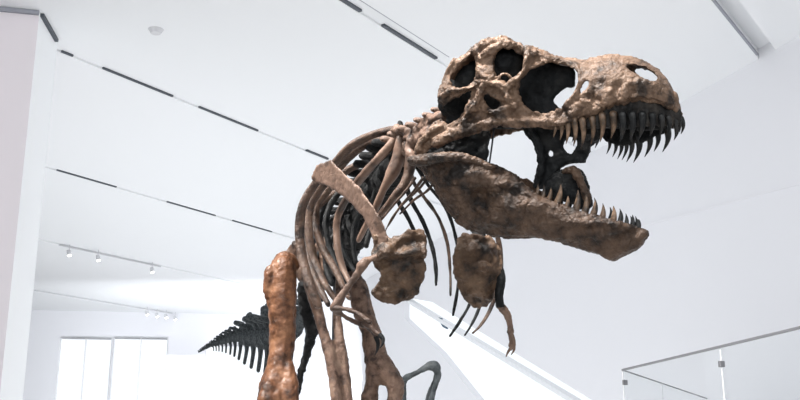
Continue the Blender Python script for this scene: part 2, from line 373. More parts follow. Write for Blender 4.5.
for k in range(12):
    x = 636-(36/11)*k; y = interp([(599,252),(612,246),(624,239),(632,233.5),(638,229.5)], x); q = jw_s(x, y)
    A_ = sag(x, y, q); B_ = mir(A_); fw_ = bw*.05 + Vector((0,0,-.025))
    tube(bm, [(A_, .02), (A_.lerp(B_, .18)+fw_*.8, .024), (A_.lerp(B_, .5)+fw_*(1.1 if k > 2 else .3), .026), (A_.lerp(B_, .82)+fw_*.8, .024), (B_, .02)], seg=8, per=3)
tube(bm, [(sag(606,226,.09), .03), (sag(625,232,.03), .035), (mir(sag(625,232,.03)), .035), (mir(sag(606,226,.09)), .03)])
tube(bm, [(sag(418,161,.26), .035), (sag(440,157,.27), .03), (sag(465,157,.26), .024), (sag(490,167,.24), .018)])
blob(bm, sag(418, 160, .2), (.07, .05, .04))
def jaw_rough(co):
    x, y = topix(co); k = 1 if x < 530 else .6
    a = 1-abs(noise.noise(co*18)); b = 1-abs(noise.noise(co*48+Vector((3,1,7))))
    c = math.exp(-(noise.noise(co*9+Vector((5,2,1)))/.05)**2) + .6*math.exp(-(noise.noise(co*24+Vector((1,8,1)))/.08)**2)
    return k*(.010*(a-.75) + .004*(b-.75)) + .010*noise.noise(co*7) - k*.008*c
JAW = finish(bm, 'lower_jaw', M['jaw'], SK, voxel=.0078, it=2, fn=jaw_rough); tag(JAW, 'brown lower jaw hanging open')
lwt = [(536,195,538,184,1.7),(542,197,544,185,1.9),(548,200,551,187,2.1),(556,204,561,184,2.9),(566,207,568,196,2.3),(575,210,578,190,3),(584,213,586,194,2.8),(592,215,595,200,2.4),
       (602,217,603,204,2.4),(613,220,613.5,206,2.5),(619,222,620,211,1.9),(626,224,626,214,1.9),(632,226,632.5,215,2),(637,228,638,219,1.7)]
for i, (bx, by, tx, ty, r) in enumerate(lwt):
    s = max(jw_s(bx, by)-.028, .01); a = sag(bx, by+2, s); b = sag(tx, ty, s)
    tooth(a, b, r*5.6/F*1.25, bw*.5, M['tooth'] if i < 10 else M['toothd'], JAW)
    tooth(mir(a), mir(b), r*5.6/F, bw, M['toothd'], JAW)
# coronoid lump inside the far half of the jaw
bm = bmesh.new()
tube(bm, [(sag(550,190,-.02), .05), (sag(560,180,-.02), .055), (sag(573,176,-.02), .05), (sag(581,182,-.02), .035), (sag(585,194,-.02), .03), (sag(588,204,-.02), .03)], seg=12)
tube(bm, [(sag(556,190,-.0), .05), (sag(575,196,0), .05), (sag(586,206,0), .03)])
o = finish(bm, 'inner_jaw_bone', M['dark'], JAW, voxel=.01, it=2, amp=.012, scale=20); tag(o, 'dark bone rising behind the lower teeth')  # mouth shade put into its colour
bm = bmesh.new(); tube(bm, [(sag(563,172,.03), .015), (sag(573,170,.04), .026), (sag(578,176,.045), .028), (sag(582,186,.04), .018), (sag(587,196,.03), .024), (sag(588,204,.02), .012)])
o = finish(bm, 'jaw_knob', M['jaw'], JAW, voxel=.008, it=2, amp=.008, scale=22)
bm = bmesh.new(); T(bm, [(484,108,5.75,1.0),(487,140,5.75,1.0),(486,166,5.75,1.0)], seg=6); obj('jaw_rod', bm, M['steel'], SK)
bm = bmesh.new(); T(bm, [(495,120,5.78,.9),(492,145,5.78,.9),(489,166,5.78,.9)], seg=6); obj('jaw_rod', bm, M['steel'], SK)
# ================================================================== vertebral column
def vertebra_mesh(spine, proc, name):
    b = bmesh.new()      # local: x along the column, y lateral, z up; centrum radius 1
    tube(b, [(Vector((-.75,0,0)), 1.0), (Vector((-.6,0,0)), .95), (Vector((0,0,0)), .72), (Vector((.6,0,0)), .95), (Vector((.75,0,0)), 1.0)], seg=14, per=3, cap=False)
    for s in (-1, 1):
        tube(b, [(Vector((0,.3*s,.6)), .4), (Vector((.05,.9*s,1.15)), .33), (Vector((-.1,(.9+proc)*s,1.35)), .24)], seg=8)
        tube(b, [(Vector((-.5,.3*s,1.0)), .28), (Vector((.8,.45*s,1.35)), .22)], seg=8)
    if spine > 0: tube(b, [(Vector((-.05,0,.6)), .6), (Vector((-.1,0,1.2)), .5), (Vector((-.2,0,1.3+spine*.5)), .42), (Vector((-.25,0,1.3+spine)), .52)], seg=10, flat=.45, fdir=Vector((0,1,0)))
    o = finish(b, name, M['body'], None, voxel=.11, it=2, amp=.08, scale=1.6)
    me = o.data; bpy.data.objects.remove(o); me.materials.clear(); return me
def col_pt(tab, t):
    c = crom(tab, 400); return c[min(int(t*400), 400)]
def place_vert(name, me, path, t, mat, dt=.004):
    a = col_pt(path, max(t-dt, 0)); b = col_pt(path, min(t+dt, 1)); q = col_pt(path, t)
    d = (Vector(b[:3])-Vector(a[:3])).normalized(); side = Vector((0,0,1)).cross(d).normalized(); up = d.cross(side)
    o = bpy.data.objects.new(name, me); COL.objects.link(o); o.parent = SK; o.matrix_parent_inverse = WM(SK).inverted()
    m = Matrix((-d, -side, up)).transposed().to_4x4()
    o.matrix_basis = Matrix.Translation(Vector(q[:3])) @ m @ Matrix.Diagonal((q[3], q[3], q[3], 1))
    return o
def path(pts): return [(*P(x, y, d), r) for x, y, d, r in pts]
vm_neck = vertebra_mesh(-.25, .7, 'neck_vertebra'); vm_neck.materials.append(M['scap'])
vm_dors = vertebra_mesh(1.3, .9, 'back_vertebra'); vm_dors.materials.append(M['dark'])  # chest shade put into the column's colour
vm_tail = vertebra_mesh(.9, .9, 'tail_vertebra'); vm_tail.materials.append(M['tail'])
neck = path([(450,124,5.98,.065),(438,133,6.08,.07),(425,142,6.2,.075),(412,149,6.36,.08),(403,158,6.55,.09)])
b = bmesh.new()
T(b, [(396,130,6.42,5),(405,131,6.32,6),(414,132,6.22,5.5),(424,126,6.1,6),(434,120,6.0,7),(443,116,5.92,6)])
T(b, [(408,136,6.3,6),(420,138,6.15,6.5),(430,132,6.0,6),(438,128,5.95,5)]); T(b, [(412,140,6.2,5),(409,150,6.2,5),(413,158,6.15,4)]); T(b, [(422,121,6.1,3),(431,117,6.0,4)])
o = finish(b, 'neck_crest', M['scap'], SK, voxel=.009, it=2, amp=.012, scale=18); tag(o, 'knobbly bones joining the skull to the back')
for k in range(7): place_vert('neck_vertebra', vm_neck, neck, .04+k*.155, M['body'])
back = path([(401,162,6.6,.10),(390,176,6.9,.11),(379,194,7.3,.12),(368,213,7.7,.125),(356,233,8.15,.13),(342,252,8.6,.13),(328,264,9.0,.13),(318,278,9.5,.13)])
for k in range(15): place_vert('back_vertebra', vm_dors, back, .01+k*.069, M['dark'])
tailp = path([(318,278,9.5,.10),(310,304,10.3,.065),(300,322,11.1,.075),(286,332,11.8,.15),(270,336,12.3,.155),(254,337,12.7,.13),(238,337,13.0,.09),(223,341,13.2,.05),(210,346,13.3,.024),(197,353,13.4,.01)])
tt = 0; k = 0
cum = [0]; tc_ = crom(tailp, 400)
for a, b in zip(tc_, tc_[1:]): cum.append(cum[-1] + (Vector(b[:3])-Vector(a[:3])).length)
pos = .1; 
def t_at(l):
    for i, c in enumerate(cum):
        if c >= l: return i/400
    return 1
b = bmesh.new()
tube(b, [(Vector((0,0,-.8)), .42), (Vector((.1,0,-1.6)), .3), (Vector((-.1,0,-2.9)), .26)], seg=8, flat=.6, fdir=Vector((0,1,0)))
cme = bpy.data.meshes.new('chevron'); bmesh.ops.recalc_face_normals(b, faces=b.faces); b.to_mesh(cme); b.free(); smooth(cme); cme.materials.append(M['tail'])
while pos < cum[-1]-.02:
    t = t_at(pos); q = tc_[int(t*400)]; r = max(q[3], .008); n0 = len(SK.children)
    place_vert('tail_vertebra', vm_tail, tailp, t, M['tail'], .006)
    if r > .025 and q[0] < P(291, 330, q[1]/math.cos(PITCH)).x: place_vert('chevron', cme, tailp, t, M['tail'], .006)
    for o in list(SK.children)[n0:]:
        k_ = R.uniform(.82, 1.12); o.matrix_basis = o.matrix_basis @ Matrix.Rotation(R.uniform(-.16, .16), 4, 'Y') @ Matrix.Diagonal((1, 1, k_, 1))
    pos += max(r*1.35, .03)
# ---- ribs, its right side (seen), then its left side beyond
def rib(pts, mat='body', flat=.6, name='rib', voxel=None):
    b = bmesh.new(); kk = 1.22 if name == 'rib' and pts[-1][0] < 385 else 1.0; q = [(P(x, y, d), r*kk*d/F) for x, y, d, r in pts]
    tube(b, q, seg=10, per=7, flat=max(flat, .8) if kk > 1 else flat)
    me = bpy.data.meshes.new(name); bmesh.ops.recalc_face_normals(b, faces=b.faces); b.to_mesh(me); b.free()
    ns = [v.normal.copy() for v in me.vertices]
    for v, n in zip(me.vertices, ns): v.co += n*.0035*nz(v.co, 9)
    smooth(me); return obj(name, me, M[mat], SK)
rib([(399,131,6.55,5),(388,131,6.6,4.5),(370,136,6.7,4),(350,147,6.8,4),(333,165,6.95,4),(315,184,7.0,4),(303,205,7.0,4.2),(299.5,228,7.0,4.5),(302,255,6.95,4.5),(309,282,6.85,4.5),(318,305,6.8,4)], 'body')
rib([(390,140,6.8,4),(372,142,6.9,4),(352,154,7.1,4),(335,172,7.2,4),(318,192,7.25,4),(309,212,7.25,4),(309,235,7.2,4),(313,256,7.15,4),(321,276,7.05,3.5),(330,292,6.95,3),(337,302,6.9,2.5)], 'body')
rib([(400,134,6.5,6),(389,147,6.5,4.6),(373,164,6.55,4.2),(358,182,6.65,4),(346,200,6.75,3.6),(338,216,6.8,3.4),(336.5,232,6.8,3.4),(338,250,6.75,3.2),(343,268,6.7,3),(350,283,6.6,2.6)], 'scap')
rib([(386,158,7.1,3.5),(366,162,7.2,3.5),(345,172,7.3,3.5),(328,190,7.35,3.6),(317,206,7.35,3.7),(316,227,7.3,3.8),(322,247,7.2,3.8),(334,267,7.1,3.6),(343,286,7.0,3),(349,298,6.9,2.5)], 'body')
rib([(402,132,6.4,4),(401,142,6.38,6),(398,158,6.38,6.5),(393,172,6.38,7),(384,188,6.4,4.2),(376,207,6.45,4),(367,224,6.5,3.2),(359,240,6.55,2.6)], 'scap', .75)
rib([(410,150,6.3,5),(411,160,6.28,6),(409,172,6.28,5.5),(403,186,6.28,5),(394,197,6.3,4),(385,209,6.35,3.5),(376,219,6.4,2.5)], 'body', .7)
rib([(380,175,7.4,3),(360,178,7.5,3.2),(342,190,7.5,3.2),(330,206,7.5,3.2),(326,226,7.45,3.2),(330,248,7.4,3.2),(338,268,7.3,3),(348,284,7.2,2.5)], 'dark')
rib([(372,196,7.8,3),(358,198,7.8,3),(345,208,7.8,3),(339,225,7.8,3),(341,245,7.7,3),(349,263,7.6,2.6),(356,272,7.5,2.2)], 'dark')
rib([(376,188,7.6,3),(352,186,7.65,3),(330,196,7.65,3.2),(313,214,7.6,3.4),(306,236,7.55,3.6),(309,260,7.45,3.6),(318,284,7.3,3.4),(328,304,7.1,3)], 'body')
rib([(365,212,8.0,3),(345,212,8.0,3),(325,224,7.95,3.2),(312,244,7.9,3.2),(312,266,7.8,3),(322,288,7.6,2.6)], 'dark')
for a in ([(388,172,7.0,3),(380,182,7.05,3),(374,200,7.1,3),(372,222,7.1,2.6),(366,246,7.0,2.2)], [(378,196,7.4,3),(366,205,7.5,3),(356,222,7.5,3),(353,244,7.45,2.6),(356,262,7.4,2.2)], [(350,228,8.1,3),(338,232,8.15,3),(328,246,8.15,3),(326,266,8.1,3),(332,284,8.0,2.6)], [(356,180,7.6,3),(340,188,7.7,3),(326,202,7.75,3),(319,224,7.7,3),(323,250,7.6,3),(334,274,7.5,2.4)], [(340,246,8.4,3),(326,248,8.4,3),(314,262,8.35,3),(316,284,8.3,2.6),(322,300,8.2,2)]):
    rib(a, 'dark')  # ribs added and coloured dark to fill the chest with shade
# left side
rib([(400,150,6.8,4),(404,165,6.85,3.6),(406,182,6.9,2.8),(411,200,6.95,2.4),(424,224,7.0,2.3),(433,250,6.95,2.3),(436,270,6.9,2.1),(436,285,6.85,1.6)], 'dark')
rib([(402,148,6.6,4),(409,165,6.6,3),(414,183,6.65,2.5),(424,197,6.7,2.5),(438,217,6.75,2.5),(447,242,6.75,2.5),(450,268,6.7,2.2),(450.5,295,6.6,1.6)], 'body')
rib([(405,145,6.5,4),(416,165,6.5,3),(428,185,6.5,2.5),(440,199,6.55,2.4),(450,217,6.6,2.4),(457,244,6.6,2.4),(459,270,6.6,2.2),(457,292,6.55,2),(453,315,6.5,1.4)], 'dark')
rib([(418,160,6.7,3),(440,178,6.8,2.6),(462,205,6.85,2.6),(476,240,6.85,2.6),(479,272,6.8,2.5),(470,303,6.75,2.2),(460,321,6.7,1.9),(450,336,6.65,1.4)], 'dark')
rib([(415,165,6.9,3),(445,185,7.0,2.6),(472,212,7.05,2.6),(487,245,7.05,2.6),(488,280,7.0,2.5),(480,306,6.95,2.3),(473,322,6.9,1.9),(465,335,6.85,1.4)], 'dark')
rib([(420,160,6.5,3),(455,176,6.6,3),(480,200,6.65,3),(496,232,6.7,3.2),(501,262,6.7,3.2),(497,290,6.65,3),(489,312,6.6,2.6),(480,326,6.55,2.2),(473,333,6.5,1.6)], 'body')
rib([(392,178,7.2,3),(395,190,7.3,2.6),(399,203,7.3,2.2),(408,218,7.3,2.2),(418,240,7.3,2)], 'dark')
# belly ribs and slender neck ribs
for a in ([(413,192,6.2,1.3),(400,207,6.25,1.2),(386,229,6.3,.9)], [(420,188,6.2,1.3),(404,203,6.25,1.2),(392,218,6.3,.9),(384,234,6.35,.8)], [(405,192,6.2,1.3),(392,207,6.25,1.1),(378,224,6.3,.8)], [(428,190,6.2,1.4),(414,200,6.25,1.3),(400,214,6.3,1)]):
    rib([(a[0][0]+10, a[0][1]-14, a[0][2]-.02, 1.8)]+a, 'body', 1, 'neck_rib')
rib([(372,218,6.6,2.2),(364,228,6.7,2),(358,240,6.8,1.6)], 'scap', 1, 'neck_rib')
# ================================================================== shoulder girdles and arms
def girdle(poly, fn, thick, name, mat, extra=None, lab=None, amp=.009):
    b = bmesh.new(); plate(b, rough_poly(poly, 2.2 if name == 'coracoid' else .8, 3, 7), [], fn, thick, 1.8)
    if extra: extra(b)
    o = finish(b, name, M[mat], SK, voxel=.0095, it=3, amp=amp, scale=16, amp2=amp*.7, scale2=7)
    if lab: tag(o, lab)
    return o
def scap_fn(x, y):
    d = interp([(315,6.72),(345,6.42),(378,6.08),(395,6.03)], x) + .02*((y-x*.9)*.02)
    return P(x, y, d), FW
scap = [(311,178),(317,166),(330,160),(338,168),(349,178),(360,189),(370,202),(379,217),(386,232),(389,240),(385,250),(374,250),(373,238),(368,226),(360,213),(350,202),(340,194),(328,186),(315,182)]
girdle(scap, scap_fn, .05, 'shoulder_blade', 'scap', lab='pale tan strap-shaped shoulder blade', amp=.003)
cor = [(374,234),(381,234),(391,239.5),(400,235),(407.5,227.5),(413.5,230),(421,229),(426,235),(426,250),(426,265),(424,280),(418,292),(407.5,301),(394,305.5),(379,301),(370,293.5),(373,289),(380.5,280),(380.5,271),(373,265),(371.5,256),(372,246)]
def cor_fn(x, y):
    rdg = math.exp(-((y-254-(x-400)*-.05)/4)**2)*.035*(1 if x > 378 else .5) + math.exp(-((x-385)/8)**2-((y-250)/8)**2)*.05
    bowl = ((x-400)/28)**2 + ((y-270)/35)**2
    d = 6.0 + .05*bowl*.6 - rdg + .035*noise.fractal(Vector((x*.07, y*.09, 0)), .8, 2, 4) + (400-x)*.0006
    return P(x, y, d), FW
girdle(cor, cor_fn, .045, 'coracoid', 'girdle', lab='broad ragged brown shoulder plate')
corL = [(458,240),(463,235),(472,234),(481,236),(488,236),(496,243),(499,257),(498,270),(496,283),(494,297),(486,308),(474,308),(465,300),(457,287),(454,275),(454,262),(456,248)]
def corL_fn(x, y):
    d = 6.25 + .06*(((x-474)/24)**2+((y-270)/36)**2) - math.exp(-((x-484)/7)**2-((y-268)/6)**2)*.04 + .03*noise.fractal(Vector((x*.07, y*.09, 5)), .8, 2, 4)
    return P(x, y, d), FW
def exL(b): T(b, [(488,238,6.4,5),(497,250,6.4,4.5),(500,268,6.35,4.5),(499,284,6.33,4)], flat=.5)
girdle(corL, corL_fn, .045, 'coracoid', 'girdle', exL, 'rounded brown shoulder plate of the far side')
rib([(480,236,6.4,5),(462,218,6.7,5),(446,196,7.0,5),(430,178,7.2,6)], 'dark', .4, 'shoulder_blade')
def limb(name, groups, mat, lab=None, amp=.006, vox=.008, parent=None, rs=1.0, **k):
    b = bmesh.new()
    for g in groups: T(b, [(x, y, d, r*rs) for x, y, d, r in g], **k)
    o = finish(b, name, M[mat], parent or SK, voxel=vox, it=2, amp=amp, scale=14, amp2=amp*.8, scale2=6)
    if lab: tag(o, lab)
    return o
limb('humerus', [[(379,257,6.02,3),(370,259,6.0,3.6),(363,264,5.98,5.2),(358,273,5.97,3.6),(350,284,5.96,3.3),(342,295,5.95,3.5),(336,303,5.94,4.4),(333,308,5.94,4)],
                 [(366,260,5.98,4.4),(360,266,5.98,4.2)]], 'scap')
limb('forearm', [[(335,308,5.93,4),(344,309,5.9,2.6),(354,312,5.87,2.2),(363,317,5.85,2.4),(369,322,5.83,3)], [(336,311,5.95,3.5),(346,317,5.92,2.2),(355,322,5.89,2.1),(364,325,5.87,2.8)]], 'body')
hand = limb('hand', [[(364,323,5.86,3),(370,326,5.83,2.8),(375,332,5.81,2.6),(378,334,5.8,2.4)], [(365,325,5.87,2.5),(371,330,5.85,2.3),(376,337,5.83,2.4)], [(378,334,5.8,2.4),(381,336,5.79,2.2)]], 'body', vox=.006, amp=.003)
for c in ([(380,335,5.79,2.6),(383,339,5.78,2.2),(382.5,344,5.77,1.4),(380,348,5.76,.4)], [(376,337,5.83,2.7),(378,343,5.82,2.2),(377.5,349,5.81,1.5),(375,355,5.8,.4)]):
    b = bmesh.new(); T(b, c, flat=.7, fdir=Vector((0,1,0))); me = bpy.data.meshes.new('claw'); bmesh.ops.recalc_face_normals(b, faces=b.faces); b.to_mesh(me); b.free(); smooth(me); obj('claw', me, M['dark'], hand)
limb('humerus', [[(494,262,6.36,5),(499,272,6.35,6),(500,284,6.33,5),(499,296,6.31,4.5),(500,306,6.3,5)]], 'dark')
limb('forearm', [[(499,306,6.3,4),(505,314,6.28,2.6),(508,322,6.27,2.4),(510,332,6.26,2.8)], [(501,304,6.32,3.2),(509,314,6.3,1.8),(512,324,6.28,1.8),(512,332,6.27,2.4)]], 'scap', vox=.007)
hand = limb('hand', [[(510,332,6.26,2.8),(513,339,6.25,2.3),(514,345,6.24,2.2)], [(510,333,6.27,2.4),(511,341,6.27,2),(510,346,6.27,2)], [(514,345,6.24,2),(511,349,6.24,1.7)]], 'scap', vox=.006, amp=.003)
for c in ([(511,348,6.24,1.7),(508,352,6.23,1.3),(506,357,6.22,.4)], [(514,345,6.24,1.6),(514,350,6.24,1.2),(511,355,6.24,.4)]):
    b = bmesh.new(); T(b, c); me = bpy.data.meshes.new('claw'); bmesh.ops.recalc_face_normals(b, faces=b.faces); b.to_mesh(me); b.free(); smooth(me); obj('claw', me, M['scap'], hand)
# ================================================================== pelvis and legs
b = bmesh.new()
ilR = [(273,262),(282,252),(295,242),(310,236),(326,238),(335,250),(330,266),(318,276),(300,280),(285,272)]
def ilR_fn(x, y): return P(x, y, interp([(270,8.75),(300,8.55),(335,8.2)], x) + .03*noise.noise(Vector((x*.08, y*.08, 0)))), FW
plate(b, rough_poly(ilR, 2, 3, 3), [], ilR_fn, .07, 3)
o = finish(b, 'ilium', M['body'], SK, voxel=.016, it=2, amp=.015, scale=9); tag(o, 'brown hip blade behind the ribs')
b = bmesh.new()
ilL = [(322,248),(335,244),(348,250),(358,262),(362,276),(358,288),(345,290),(328,280)]
plate(b, rough_poly(ilL, 2, 3, 8), [], lambda x, y: (P(x, y, 8.9), FW), .07, 3)
finish(b, 'ilium', M['dark'], SK, voxel=.016, it=2, amp=.015, scale=9)
limb('pubis', [[(310,272,8.5,8),(312,290,8.45,6.5),(317,308,8.4,5.5),(322,328,8.35,4.8),(328,348,8.3,5.2),(332,370,8.25,5),(335,390,8.2,5),(338,410,8.15,5.5),(345,440,8.1,9),(355,462,8.0,9)],
               [(343,278,8.7,7),(339,300,8.6,5),(337,318,8.5,4.4),(339,335,8.4,5),(341,352,8.35,6),(344,372,8.3,5.6),(347,392,8.25,5),(349,410,8.2,5.5),(349,440,8.1,9)],
               [(333,345,8.35,5),(338,362,8.3,5),(336,378,8.28,3)]], 'legp', 'pale brown forked hip bone hanging between the legs', amp=.006, vox=.014, rs=1.1)
limb('ischium', [[(304,285,8.9,7),(304,303,8.95,6),(309,322,9.0,6),(311,336,9.05,5.5),(306,356,9.1,4.5),(300,376,9.15,3.8),(295,396,9.2,3.5),(290,412,9.25,4)],
                 [(309,318,9.0,5),(315,330,9.0,5),(310,340,9.05,4)]], 'dark', 'dark slanting hip bone behind', amp=.012, vox=.014)  # shade behind the legs put into its colour
limb('femur', [[(284,262,8.4,10),(283,270,8.36,11.5),(282,290,8.33,12.5),(282.5,310,8.3,12),(283,330,8.28,11.2),(281.5,350,8.25,11),(279,370,8.2,12),(276,388,8.15,14.5),(275,402,8.1,15),(277,414,8.1,12)],
               [(294,266,8.45,6),(288,262,8.42,8.5),(276,268,8.36,6)], [(276,265,8.36,5),(282,261,8.38,6),(292,259,8.42,5)], [(270,270,8.3,4.5),(269,290,8.28,4.5),(273,308,8.28,4)], [(287,360,8.2,5),(289,385,8.1,8),(288,405,8.05,9)], [(270,385,8.05,6),(266,402,8.0,8)]],
     'leg', 'orange-brown thigh bone nearest the left', amp=.009, vox=.014, rs=1.2)
limb('femur', [[(352,278,8.85,8),(359,292,8.8,9.5),(363,312,8.78,9.5),(370,330,8.75,9),(374,346,8.72,10),(376,360,8.7,11)],
               [(376,356,8.7,10),(386,370,8.66,9.5),(394,383,8.6,8.5),(395,397,8.58,7),(390,410,8.6,6)],
               [(374,356,8.7,9),(373,372,8.68,6.5),(371,388,8.65,6.5),(369,402,8.6,8),(372,414,8.62,7)], [(372,378,8.66,6),(380,378,8.66,6),(388,380,8.64,6)],
               [(356,285,8.78,5),(358,305,8.72,4)]],
     'legp', 'pale brown thigh bone with a knobbed knee', amp=.009, vox=.014, rs=1.12)
# lower legs and feet down to the plinth
ZP = .5
def lower_leg(kx, ky, kd, fx, fy, mat):
    K = P(kx, ky, kd); A = Vector((K.x-.1, K.y+.35, 1.25)); Bm = Vector((K.x+.08, K.y-.1, ZP+.19))
    b = bmesh.new()
    tube(b, [(K+Vector((0,0,-.05)), .13), (K.lerp(A, .3), .085), (K.lerp(A, .7), .065), (A, .09)]); tube(b, [(K+Vector((-.12,0,-.08)), .05), (K.lerp(A, .5)+Vector((-.09,0,0)), .025), (A+Vector((-.07,0,0)), .03)])
    finish(b, 'shin', M[mat], SK, voxel=.016, it=2, amp=.012, scale=9)
    b = bmesh.new()
    for s in (-1, 0, 1): tube(b, [(A+Vector((s*.05,0,-.03)), .055), (A.lerp(Bm, .5)+Vector((s*.06,0,0)), .04), (Bm+Vector((s*.1,-.05,0)), .055)])
    finish(b, 'metatarsal', M[mat], SK, voxel=.014, it=2, amp=.01, scale=9)
    for s in (-1, 0, 1):
        b = bmesh.new(); d = Vector((.3+s*.45, -1, 0)).normalized(); st = Bm+Vector((s*.1,-.05,0))
        tube(b, [(st, .055), (st+d*.12+Vector((0,0,-.05)), .04), (st+d*.22+Vector((0,0,-.1)), .05), (st+d*.34+Vector((0,0,-.11)), .04), (st+d*.44+Vector((0,0,-.1)), .042), (st+d*.54+Vector((0,0,-.13)), .03), (st+d*.62+Vector((0,0,-.155)), .006)])
        finish(b, 'toe', M[mat], SK, voxel=.012, it=2, amp=.006, scale=12)
lower_leg(277, 412, 8.1, 0, 0, 'leg'); lower_leg(381, 408, 8.62, 0, 0, 'legp')
# steel mount: a post up to the hips
b = bmesh.new(); hp = P(337, 262, 9.0); tube(b, [(Vector((hp.x, hp.y, ZP+.035)), .035), (Vector((hp.x, hp.y, hp.z)), .035)], seg=12); obj('support_post', b, M['steel'], SK)
# plinth
b = bmesh.new(); box(b, Vector((-.3, 8.3, .25)), (3.6, 4.6, .5)); bmesh.ops.bevel(b, geom=b.edges[:], offset=.03, segments=2, affect='EDGES')
tag(obj('display_plinth', b, M['plinth']), 'low white display platform under the large dinosaur skeleton', 'platform')
# ================================================================== small dark skeleton limb, lower right of the thighs
b = bmesh.new(); D = 10.5; T0 = T; T = lambda bm, pts: T0(bm, [(x, y, d, r*1.3) for x, y, d, r in pts])
T(b, [(403,382,D,3),(406,378,D,2.6),(416,373,D,2.2),(425,368,D,2.8),(430,366,D,3.8),(434,366,D,4.2),(437,369,D,3.6)])
T(b, [(403,380,D+.05,2.6),(404,392,D+.05,2.0),(404,410,D+.1,1.9),(402,440,D+.1,2.4)])
T(b, [(436,368,D,3.2),(438,375,D,2.8),(436,384,D,2.0),(433,393,D,2.2),(431,405,D,2.2),(429,440,D,2.6)])
T(b, [(436,372,D+.08,2),(434,382,D+.1,1.5),(429,392,D+.1,1.6),(426,405,D+.1,1.6)])
T = T0
SM = empty('small_skeleton', Vector((P(418,430,D).x, P(418,430,D).y, ZP*0)), 'dark thin bent leg bones of a smaller skeleton beside the pale knee', 'skeleton')
o = finish(b, 'leg_bones', M['tail'], SM, voxel=.011, it=2, amp=.006, scale=12)
b = bmesh.new(); q = P(403,440,D); tube(b, [(Vector((q.x, q.y+.1, 0.01)), .03), (q+Vector((0,.1,.02)), .02)]); q2 = P(429,440,D); tube(b, [(Vector((q2.x, q2.y, 0.01)), .03), (q2, .02)]); obj('stand', b, M['steel'], SM)
# ================================================================== the hall
H = 7.6
az = math.radians(33.9)
U = Vector((math.sin(az), math.cos(az), 0)); Vv = Vector((math.cos(az), -math.sin(az), 0))   # along the ceiling channels / across them
WA = onz(685, 100.5, H); WB = onz(800, 36, H); wd = (WA-WB).normalized(); wn = Vector((wd.y, -wd.x, 0))
if wn.dot(Vector((1,0,0))) < 0: wn = -wn        # outwards (right)
FARD = 41.0
farn = Vector((-math.sin(math.radians(8)), math.cos(math.radians(8)), 0)); farp = Vector((0, FARD, 0))
def clip(poly, p0, n):
    out = []
    for i in range(len(poly)):
        a, c = poly[i-1], poly[i]; da, dc = (a-p0).dot(n), (c-p0).dot(n)
        if (da < 0) != (dc < 0): out.append(a + (c-a)*(da/(da-dc)))
        if dc < 0: out.append(c)
    return out
cs = sorted([onz(x, y, H).dot(Vv) for x, y in ((35,290),(57,244),(60,172),(60,52.5),(338,0),(711,0))])
cw = onz(352, 0, H).dot(Vv) - onz(334, 0, H).dot(Vv)
wR = onz(766, 54.5, H).dot(Vv) - onz(753.4, 61.5, H).dot(Vv)
print('channels', cs, 'width', cw, wR)
GAP = [.10, .12, .13, .17, max(cw, .25), max(wR, .3)]
def strip(c0, c1, z0, z1, name, mat):
    q = [U*a + Vv*c for a, c in ((-12, c0), (75, c0), (75, c1), (-12, c1))]
    q = clip(clip(q, WA, wn), farp, farn)
    q = clip(q, Vector((0,-3.5,0)), Vector((0,-1,0)))
    if len(q) < 3: return
    b = bmesh.new(); prism(b, [Vector((p.x, p.y, z0)) for p in q], Vector((0,0,z1-z0))); return struct(name, b, mat)
edges = [-70] + [e for c, g in zip(cs, GAP) for e in (c, c+g)] + [25]
for i in range(0, len(edges), 2): strip(edges[i], edges[i+1], H, H+.45, 'ceiling' if i == 0 else 'ceiling.%03d' % (i//2), M['ceil'])
strip(-70, 25, H+.45, H+.6, 'ceiling.009', M['ceil'])
# right wall with its slanted bright window
def wallpt(x, y): return onplane(x, y, WA, wn)
def cut_wall(name, base, off, cuts, mat):
    b = bmesh.new(); prism(b, base, off); me = bpy.data.meshes.new(name); bmesh.ops.recalc_face_normals(b, faces=b.faces); b.to_mesh(me); b.free()
    t = bpy.data.objects.new('tmp', me); COL.objects.link(t); tmp = [t]
    for c in cuts:
        b = bmesh.new(); prism(b, [p-off*1.5 for p in c], off*4); m2 = bpy.data.meshes.new('c'); bmesh.ops.recalc_face_normals(b, faces=b.faces); b.to_mesh(m2); b.free()
        o2 = bpy.data.objects.new('c', m2); COL.objects.link(o2); tmp.append(o2)
        md = t.modifiers.new('b', 'BOOLEAN'); md.object = o2; md.operation = 'DIFFERENCE'; md.solver = 'EXACT'
    bpy.context.view_layer.update(); dg = bpy.context.evaluated_depsgraph_get()
    res = bpy.data.meshes.new_from_object(t.evaluated_get(dg))
    for o in tmp: bpy.data.objects.remove(o)
    return tag(obj(name, res, mat), kind='structure')
e0 = wallpt(800, 36)-wd*9; e0.z = 0
den = wd.dot(farn); e1 = e0 + wd*((farp-e0).dot(farn)/den)
top = Vector((0,0,H+.6))
win = [wallpt(*p) for p in ((404,297),(432,302),(500,344),(590,399),(640,432),(500,432),(478,400),(440,352),(404,318))]
cut_wall('wall_right', [e0, e1, e1+top, e0+top], wn*.18, [win], M['wallm'])
# slanted frames in that window
def bar(b, p, q, w, dep=.18):
    d = (q-p).normalized(); n = wn; s = d.cross(n).normalized()*w
    prism(b, [p-s, p+s, q+s, q-s], n*dep)
b = bmesh.new()
for (a, c, w) in (((404,299),(590,412),.05),):
    bar(b, wallpt(*a), wallpt(*c), w)
W1 = struct('window_1', b, M['white'])
b = bmesh.new(); prism(b, [wallpt(*p)+wn*.02 for p in ((436,317),(440,318),(446,329),(442,327))], wn*.05); obj('blue_panel', b, plain('blue_panel_paint', (.03,.08,.14), .5), W1)
b = bmesh.new(); prism(b, [p+wn*.2 for p in win], wn*.01); obj('glass_pane', b, M['glass'], W1)
